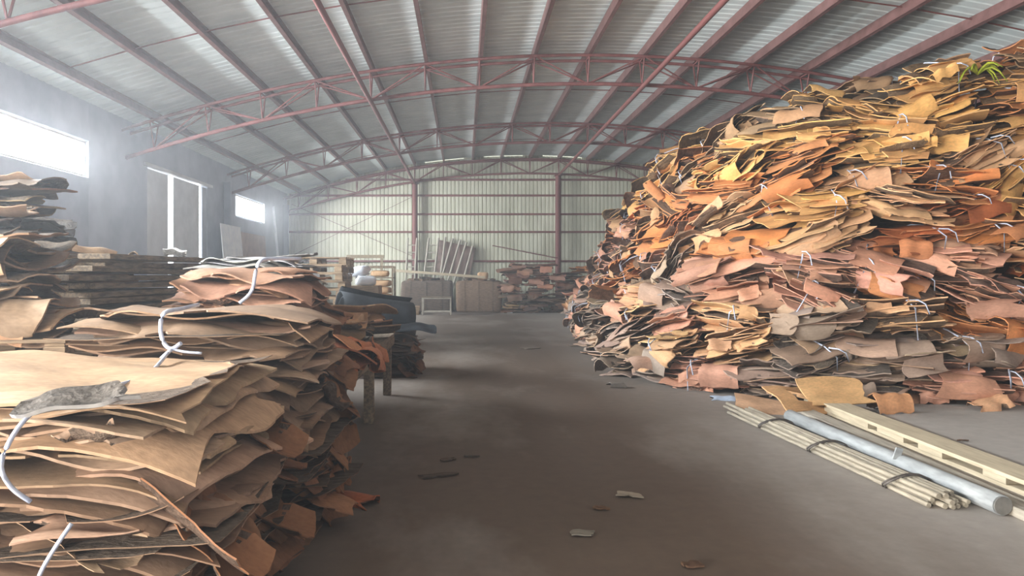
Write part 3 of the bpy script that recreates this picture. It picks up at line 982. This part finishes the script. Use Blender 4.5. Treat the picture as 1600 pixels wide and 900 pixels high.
def sack_mesh(name, sx, sy, sz, seed, mat, amp=0.06, e=0.45):
    n, m_ = 18, 10
    vs, fs = [], []
    for j in range(m_ + 1):
        ph = -PI / 2 + PI * j / m_
        for i in range(n):
            th = 2 * PI * i / n
            f = lambda v: math.copysign(abs(v) ** e, v)
            p = Vector((f(math.cos(th)) * f(math.cos(ph)), f(math.sin(th)) * f(math.cos(ph)), f(math.sin(ph))))
            d = 1 + amp * 2 * noise.noise(p * 2.1 + Vector((seed * 7.1, 0, 0)))
            vs.append((p.x * sx / 2 * d, p.y * sy / 2 * d, p.z * sz / 2 * d + sz / 2))
    for j in range(m_):
        for i in range(n):
            i2 = (i + 1) % n
            fs.append((j * n + i, j * n + i2, (j + 1) * n + i2, (j + 1) * n + i))
    return MB().add(vs, fs, 0, True).mesh(name, mat)


o = link('white_sack', sack_mesh('white_sack', 0.42, 0.35, 0.2, 1, M_WHITE, 0.12), None, (-1.98, 14.15, 1.212), (0, 0.05, 0.2))
tag(o, 'bright white sack on the slatted crate, lower of the two', 'sack', 'white sacks')
o = link('white_sack', sack_mesh('white_sack', 0.42, 0.32, 0.2, 2, M_WHITE, 0.15), None, (-2.1, 14.15, 1.40), (0.05, -0.15, -0.1))
tag(o, 'bright white sack on the slatted crate, upper of the two', 'sack', 'white sacks')

rk = empty('storage_rack', (-1.86, 15.6, 0))
for sx in (-0.3, 0.3):
    for sy in (-0.25, 0.25):
        MB().box((sx, sy, 0.81), (0.035, 0.035, 1.62)).build('post', M_DARKWOOD, rk)
for sy in (-0.25, 0.25):
    MB().box((0, sy, 1.6), (0.6, 0.03, 0.05)).build('rail', M_DARKWOOD, rk)
for zz in (0.25, 1.36):
    MB().box((0, 0, zz), (0.58, 0.5, 0.025)).build('shelf', M_DARKWOOD, rk)
tag(rk, 'narrow dark rack full of folded tan sacks', 'rack')
sk = sack_mesh('folded_sack', 0.52, 0.44, 0.145, 3, M_SACK, 0.05)
for k in range(7):
    o = link('folded_sack', sk, None, (-1.86, 15.58, 0.27 + k * 0.15), (0, 0, PI * (k % 2)))
    tag(o, 'folded tan sack in the narrow rack, %s from the bottom' % ORD[k + 1], 'sack', 'folded sacks in the rack')
o = link('folded_sack', sk, None, (-1.86, 15.58, 1.38), (0, 0, 0.1), (0.8, 0.9, 1.0))
tag(o, 'folded sack alone on the top shelf of the narrow rack', 'sack')

tf = empty('timber_frame', (-2.8, 20.0, 0))
for s in (-0.45, 0.45):
    MB().box((s, 0, 0.97), (0.07, 0.07, 1.94), (0, 0.04 * s, 0)).build('post', M_PALE, tf)
MB().box((0, 0, 1.95), (1.06, 0.08, 0.09)).build('beam', M_PALE, tf)
MB().box((0, 0.0, 0.5), (0.9, 0.06, 0.08)).build('rail', M_PALE, tf)
tag(tf, 'pale wooden frame standing behind the white sacks', 'frame')

# bales by the end wall
def bale(x0, x1, y, h, label, dark, seed):
    w = x1 - x0
    root = empty('bale', ((x0 + x1) / 2, y + 0.6, 0))
    MB_ = sack_mesh('bale_body', w, 1.2, h, seed, M_BALE_DARK if seed == 61 else M_BALE, 0.02, 0.16)
    link('body', MB_, root)
    for f in (-0.3, 0.0, 0.3):
        MB().path([(f * w, -0.61, 0.03), (f * w, -0.612, h - 0.05), (f * w, 0, h + 0.004)], 0.008, 5).build('strap', M_WIRE, root)
    rg = random.Random(seed)
    for k in range(12):
        link('sheet', rg.choice(DRAPE), root, (rg.uniform(-0.32, 0.32) * w, -0.2 + rg.uniform(-0.3, 0.3), h + 0.01 + k * 0.004), (rg.gauss(0, 0.06), rg.gauss(0, 0.06), rg.uniform(0, 3)), None, jit(dark, rg))
    return tag(root, label, 'bale', 'bales at the end wall')


bale(-2.42, -0.42, 26.7, 1.22, 'dark brown bale at the end wall behind the small metal table', srgb(130, 104, 84), 61)
bale(-0.32, 1.45, 26.7, 1.22, 'square brown bale at the end wall, right of the dark bale', srgb(140, 116, 98), 62)
o = MB().box((0, 0, 0), (3.5, 0.3, 0.1)).build('long_plank', M_PALE)
o.location = (-0.95, 26.75, 1.47); o.rotation_euler = (0, 0.075, 0.03)
tag(o, 'long pale plank lying across the two bales', 'plank')
o = link('box', sack_mesh('box', 0.42, 0.4, 0.3, 9, M_SACK, 0.03), None, (0.72, 26.9, 1.24))
tag(o, 'small orange brown pack on the square bale', 'pack')
mt = empty('metal_table', (-0.98, 25.3, 0))
for sx in (-0.5, 0.5):
    for sy in (-0.25, 0.25):
        MB().box((sx, sy, 0.31), (0.05, 0.05, 0.62)).build('leg', M_ALU, mt)
for sy in (-0.25, 0.25):
    MB().box((0, sy, 0.6), (1.0, 0.04, 0.05)).build('rail', M_ALU, mt)
    MB().box((0, sy, 0.12), (1.0, 0.035, 0.04)).build('rail', M_ALU, mt)
MB().box((0, 0, 0.635), (1.1, 0.58, 0.025)).build('table_top', M_DARKWOOD, mt)
tag(mt, 'small metal framed table in front of the dark bale', 'table')
pallet('wooden_pallet', (-2.2, 25.6, 0), 0.0, 'single low pallet on the floor left of the metal table', None)
pallet('wooden_pallet', (-2.2, 25.6, 0.1455), 0.04, 'upper pallet of the pair left of the metal table', None)

k = 0
rg = random.Random(71)
for li in range(5):
    for ci in range(3):
        if li == 4 and ci == 2: continue
        bundle((1.95 + ci * 0.88 + rg.uniform(-0.06, 0.06), 26.75 + rg.uniform(-0.05, 0.05), 0.012 + li * 0.37), rg.gauss(0, 0.1), 8, jit(srgb(140, 100, 86) if li > 1 else srgb(96, 74, 66), rg, 0.12), 1500 + k,  # lower layers coloured darker to paint in the shadow there
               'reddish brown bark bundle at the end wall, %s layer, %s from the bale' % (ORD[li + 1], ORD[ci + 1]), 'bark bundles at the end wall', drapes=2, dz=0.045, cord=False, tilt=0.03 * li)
        k += 1
for li in range(5):
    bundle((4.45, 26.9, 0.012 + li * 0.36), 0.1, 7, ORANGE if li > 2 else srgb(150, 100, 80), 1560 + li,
           'orange bark bundle behind the right wall column, %s layer up' % ORD[li + 1], 'bark bundles behind the column', drapes=2, dz=0.05, cord=False, scale=0.9)

# ladders and poles against the end wall
def ladder(xb, xt, y0, y1, zt_, w, n, label):
    root = empty('ladder', (xb, y0, 0))
    d = Vector((xt - xb, y1 - y0, zt_))
    s = Vector((w / 2, 0, 0))
    for sg in (-1, 1):
        strut('rail', s * sg, s * sg + d, 0.042, root, ALU_T)
    for k in range(1, n + 1):
        p = d * (k / (n + 1))
        strut('rung', p - s, p + s, 0.025, root, ALU_T)
    return tag(root, label, 'ladder', 'ladders at the end wall')


ALU_T = MB().path([(0, 0, 0), (0, 0, 1)], 1.0, 8).mesh('rail', M_ALU)
ladder(-2.2, -2.08, 27.95, 28.35, 2.92, 0.36, 9, 'pale ladder leaning left of the left wall column')
ladder(-1.55, -1.22, 27.95, 28.35, 2.92, 0.4, 9, 'pale ladder leaning just right of the left wall column')
for k, (xb, xt, zz) in enumerate([(-1.25, -0.45, 2.9), (-1.0, -0.15, 2.85), (-0.75, 0.1, 2.75), (-0.35, 0.35, 2.6), (-1.1, -0.75, 2.95)]):
    o = strut('leaning_pole', (xb, 27.95, 0.02), (xt, 28.4, zz), 0.045, None, ALU_T)
    tag(o, 'pale pole fanned out against the end wall, leaning furthest %s' % ORD[[3, 2, 2, 1, 5][k]] if False else 'pale pole of the fan leaning by the ladders, top end %s from the left' % ORD[[2, 3, 4, 5, 1][k]], 'pole', 'poles fanned by the ladders')
o = MB().box((0, 0, 0), (1.5, 0.02, 1.3)).build('dim_panel', M_BROWNPANEL)
o.location = (-0.4, 28.46, 2.05); o.rotation_euler = (0.02, 0.22, 0)
tag(o, 'brownish sheet standing behind the fanned poles', 'panel')
o = strut('thin_pole', (3.75, 28.2, 2.1), (1.15, 28.45, 2.62), 0.02, None)
tag(o, 'thin dark pole slanting along the end wall to the right column', 'pole')

# left wall leaners
o = MB().box((0, 0, 1.45), (0.03, 1.75, 2.9)).build('white_board', M_WHITE)
o.location = (-6.62, 20.75, 0.0); o.rotation_euler = (0, -0.09, 0.0)
tag(o, 'white board leaning against the left wall before the far window', 'board')
o = MB().box((0, 0, 1.4), (0.03, 2.7, 2.8)).build('brown_panel', M_BROWNPANEL)
o.location = (-6.9, 23.6, 0.0); o.rotation_euler = (0, -0.06, 0)
tag(o, 'brown panel leaning under the far left window', 'panel')
o = MB().box((0, 0, 0), (0.08, 0.03, 4.0)).build('pale_batten', M_WHITE)
o.location = (-6.95, 26.3, 1.99); o.rotation_euler = (0.1, -0.06, 0)
tag(o, 'pale batten slanting beside the far left window', 'batten')

# ------------------------------------------------------------------ canes, pole and timbers on the floor at right
cb = empty('cane_bundle', (2.92, 5.7, 0))
cb.rotation_euler = (0, 0, 0.04)
rg = random.Random(81)
cpos = [(-0.15 + 0.033 * q, 0.016) for q in range(9)] + [(-0.125 + 0.033 * q, 0.045) for q in range(7)] + [(-0.1 + 0.033 * q, 0.073) for q in range(5)]
for (cx, cz) in cpos:
    r = rg.uniform(0.013, 0.018)
    y0, y1 = -1.42 + rg.uniform(-0.05, 0.08), 1.5 + rg.uniform(-0.25, 0.2)
    pts = [(cx + 0.01 * math.sin(t * 5 + cx * 40), y0 + (y1 - y0) * t, cz + 0.003) for t in (0, 0.2, 0.4, 0.6, 0.8, 1)]
    MB().path(pts, r, 8).build('cane', M_CANE, cb)
for yy in (-1.05, -0.1, 0.75):
    ring = [(0.165 * math.cos(a) - 0.02, yy + 0.03 * math.sin(2 * a), max(0.004, 0.04 + 0.06 * math.sin(a))) for a in [2 * PI * k / 14 for k in range(15)]]
    MB().path(ring, 0.007, 5).build('wire_tie', M_WIRE, cb)
    MB().path([(p[0] * 1.01, p[1] + 0.025, p[2]) for p in ring], 0.006, 5).build('wire_tie', M_WIRE, cb)
tag(cb, 'bundle of pale canes tied with wire on the floor', 'canes')
gp = empty('grey_pole', (3.16, 5.5, 0.062))
gp.rotation_euler = (0, 0, 0.01)
MB().path([(0, -1.35, 0), (0.005, -0.5, 0), (-0.005, 0.4, 0), (0, 1.3, 0)], 0.06, 14).build('shaft', M_POLE, gp)
MB().path([(0, -1.36, 0), (0, -1.352, 0)], 0.054, 14).build('cut_end', M_CUT, gp)
MB().box((-0.035, -0.42, 0.07), (0.05, 0.012, 0.09), (0.2, 0.2, 0)).build('cleat', M_POLE, gp)
tag(gp, 'round grey pole on the floor between canes and boards', 'pole')
b1 = MB().box((0, 0, 0.03), (0.16, 3.9, 0.06)).build('floor_board', M_GREYWOOD)
b1.location = (3.38, 5.55, 0); b1.rotation_euler = (0, 0, -0.05)
tag(b1, 'grey weathered board on the floor beside the round pole', 'board')
tp = empty('slotted_timber', (3.72, 5.75, 0))
tp.rotation_euler = (0, 0, -0.04)
MB().box((0.02, 0, 0.099), (0.26, 3.9, 0.03)).build('top_board', M_PALE, tp)
MB().box((0.02, 0, 0.018), (0.2, 3.9, 0.034)).build('bottom_board', M_PALE, tp)
for yy, bl in ((-1.75, 0.3), (-1.0, 0.22), (-0.3, 0.3), (0.25, 0.4), (1.25, 1.3)):
    MB().box((0.0, yy, 0.06), (0.2, bl, 0.05)).build('spacer_block', M_PALE, tp)
tag(tp, 'long pale slotted timber with spacer blocks, furthest right on floor', 'timber')

# ------------------------------------------------------------------ loose pieces on the floor
loose = [
    (1240, 632, 0.55, srgb(206, 160, 116), 'curled tan bark sheet at the far end of the canes', 0.12, 0.25),
    (1300, 622, 0.7, srgb(212, 164, 112), 'broad tan bark sheet with folded edge beyond the slotted timber', 0.1, 0.3),
    (1215, 640, 0.45, srgb(180, 130, 96), 'small brown bark sheet beside the cane tips', 0.06, 0.1),
    (1545, 640, 0.55, srgb(206, 156, 118), 'curled tan bark sheet on the floor at the right edge', 0.08, 0.3),
    (1470, 697, 0.3, srgb(178, 112, 78), 'narrow orange bark sliver on the floor right of the slotted timber', 0.012, 0.0),
    (985, 776, 0.2, srgb(150, 136, 118), 'small pale bark chip alone in the aisle', 0.014, 0.03),
    (938, 796, 0.12, srgb(96, 70, 50), 'tiny dark bark chip left of the pale chip in the aisle', 0.01, 0.0),
    (685, 745, 0.36, srgb(70, 58, 48), 'thin dark twig like bark sliver on the shaded floor', 0.008, 0.0),
    (735, 715, 0.16, srgb(72, 60, 50), 'dark bark crumb beyond the thin sliver in the aisle', 0.008, 0.02),
    (700, 720, 0.13, srgb(80, 66, 54), 'dark bark crumb nearest the table legs', 0.008, 0.02),
    (555, 785, 0.45, srgb(170, 98, 66), 'reddish bark piece fallen at the foot of the nearest stack', 0.03, 0.1),
    (910, 836, 0.16, srgb(120, 112, 100), 'flat pale chip near the camera in the aisle', 0.008, 0.0),
    (830, 545, 0.4, srgb(110, 98, 86), 'dark bark piece far down the aisle', 0.01, 0.02),
    (900, 541, 0.4, srgb(110, 98, 86), 'dark bark piece far down the aisle, near the heap', 0.01, 0.02),
    (1170, 632, 0.25, srgb(180, 188, 200), 'pale bluish scrap beside the cane tips', 0.03, 0.05),
    (1130, 625, 0.3, srgb(170, 180, 196), 'pale bluish scrap at the foot of the right heap', 0.03, 0.05),
    (965, 606, 0.28, srgb(128, 120, 112), 'grey bark slab at the front corner of the right heap', 0.05, 0.1),
    (1080, 885, 0.14, srgb(90, 66, 50), 'dark bark chip nearest the bottom edge of the picture', 0.008, 0.0),
    (1385, 640, 0.3, srgb(90, 84, 78), 'grey bark sliver behind the slotted timber', 0.008, 0.0),
    (1505, 690, 0.12, srgb(110, 84, 66), 'tiny brown chip at right behind the orange sliver', 0.008, 0.0),
    (796, 489, 0.3, srgb(236, 240, 244), 'small white scrap on the floor before the end wall', 0.01, 0.0),
]
rg = random.Random(91)
for k, (px, py, sz, c, lab, zz, tl) in enumerate(loose):
    d = F * H / (py - 430)
    x = (px - 725) * d / F
    flat = zz < 0.02
    me = sheet_mesh('bark_chip', 700 + k, sz, sz * (0.22 if 'sliver' in lab else 0.55), 0.008, 10, 7, 0.0 if flat else rg.uniform(0.05, 0.12) * sz * 1.4, 0.002 if flat else 0.015 * sz, 0.3)
    o = link('bark_chip', me, None, (x, d, max(zz, 0.012)), (rg.uniform(-tl, tl), rg.uniform(-tl, tl), rg.uniform(-0.5, 0.5)), None, c)
    tag(o, lab, 'bark piece')

for k, (me, x, y, z_, r_, c, lab) in enumerate([
        (FRAMED[0], 3.5, 7.28, 0.16, (0.45, 0.1, 0.35), srgb(208, 160, 112), 'tan bark sheet with a square hole at the end of the slotted timber'),
        (HEAP[4], 3.85, 7.3, 0.2, (0.75, -0.08, 0.1), srgb(214, 168, 116), 'smooth tan bark sheet propped against the heap beyond the timber'),
        (CURLED[1], 4.4, 7.3, 0.14, (0.1, 0.0, 0.15), srgb(196, 140, 98), 'rolled brown bark sheet at the foot of the heap'),
        (HEAP[9], 3.1, 7.35, 0.1, (0.25, 0.12, -0.3), srgb(190, 150, 118), 'tan bark sheet lying over the far cane tips')]):
    o = link('bark_sheet', me, None, (x, y, z_), r_, (0.9, 0.8, 1), c)
    tag(o, lab, 'bark sheet')

# ------------------------------------------------------------------ dust hanging in the air of the hall
hz = bpy.data.materials.new('dust_haze')
hz.use_nodes = True
hz.node_tree.nodes.clear()
vo = hz.node_tree.nodes.new('ShaderNodeVolumeScatter')
vo.inputs['Color'].default_value = (0.92, 0.95, 1.0, 1)
vo.inputs['Density'].default_value = 0.0075
vo.inputs['Anisotropy'].default_value = 0.45
ou = hz.node_tree.nodes.new('ShaderNodeOutputMaterial')
hz.node_tree.links.new(vo.outputs[0], ou.inputs['Volume'])
o = MB().box(((XL + XR) / 2, (YF + YB) / 2, 3.2), (XR - XL + 3.0, YB - YF + 1.0, 6.6)).build('dust_haze', hz)
tag(o, 'thin dusty haze filling the air of the hall', 'haze', kind='stuff')
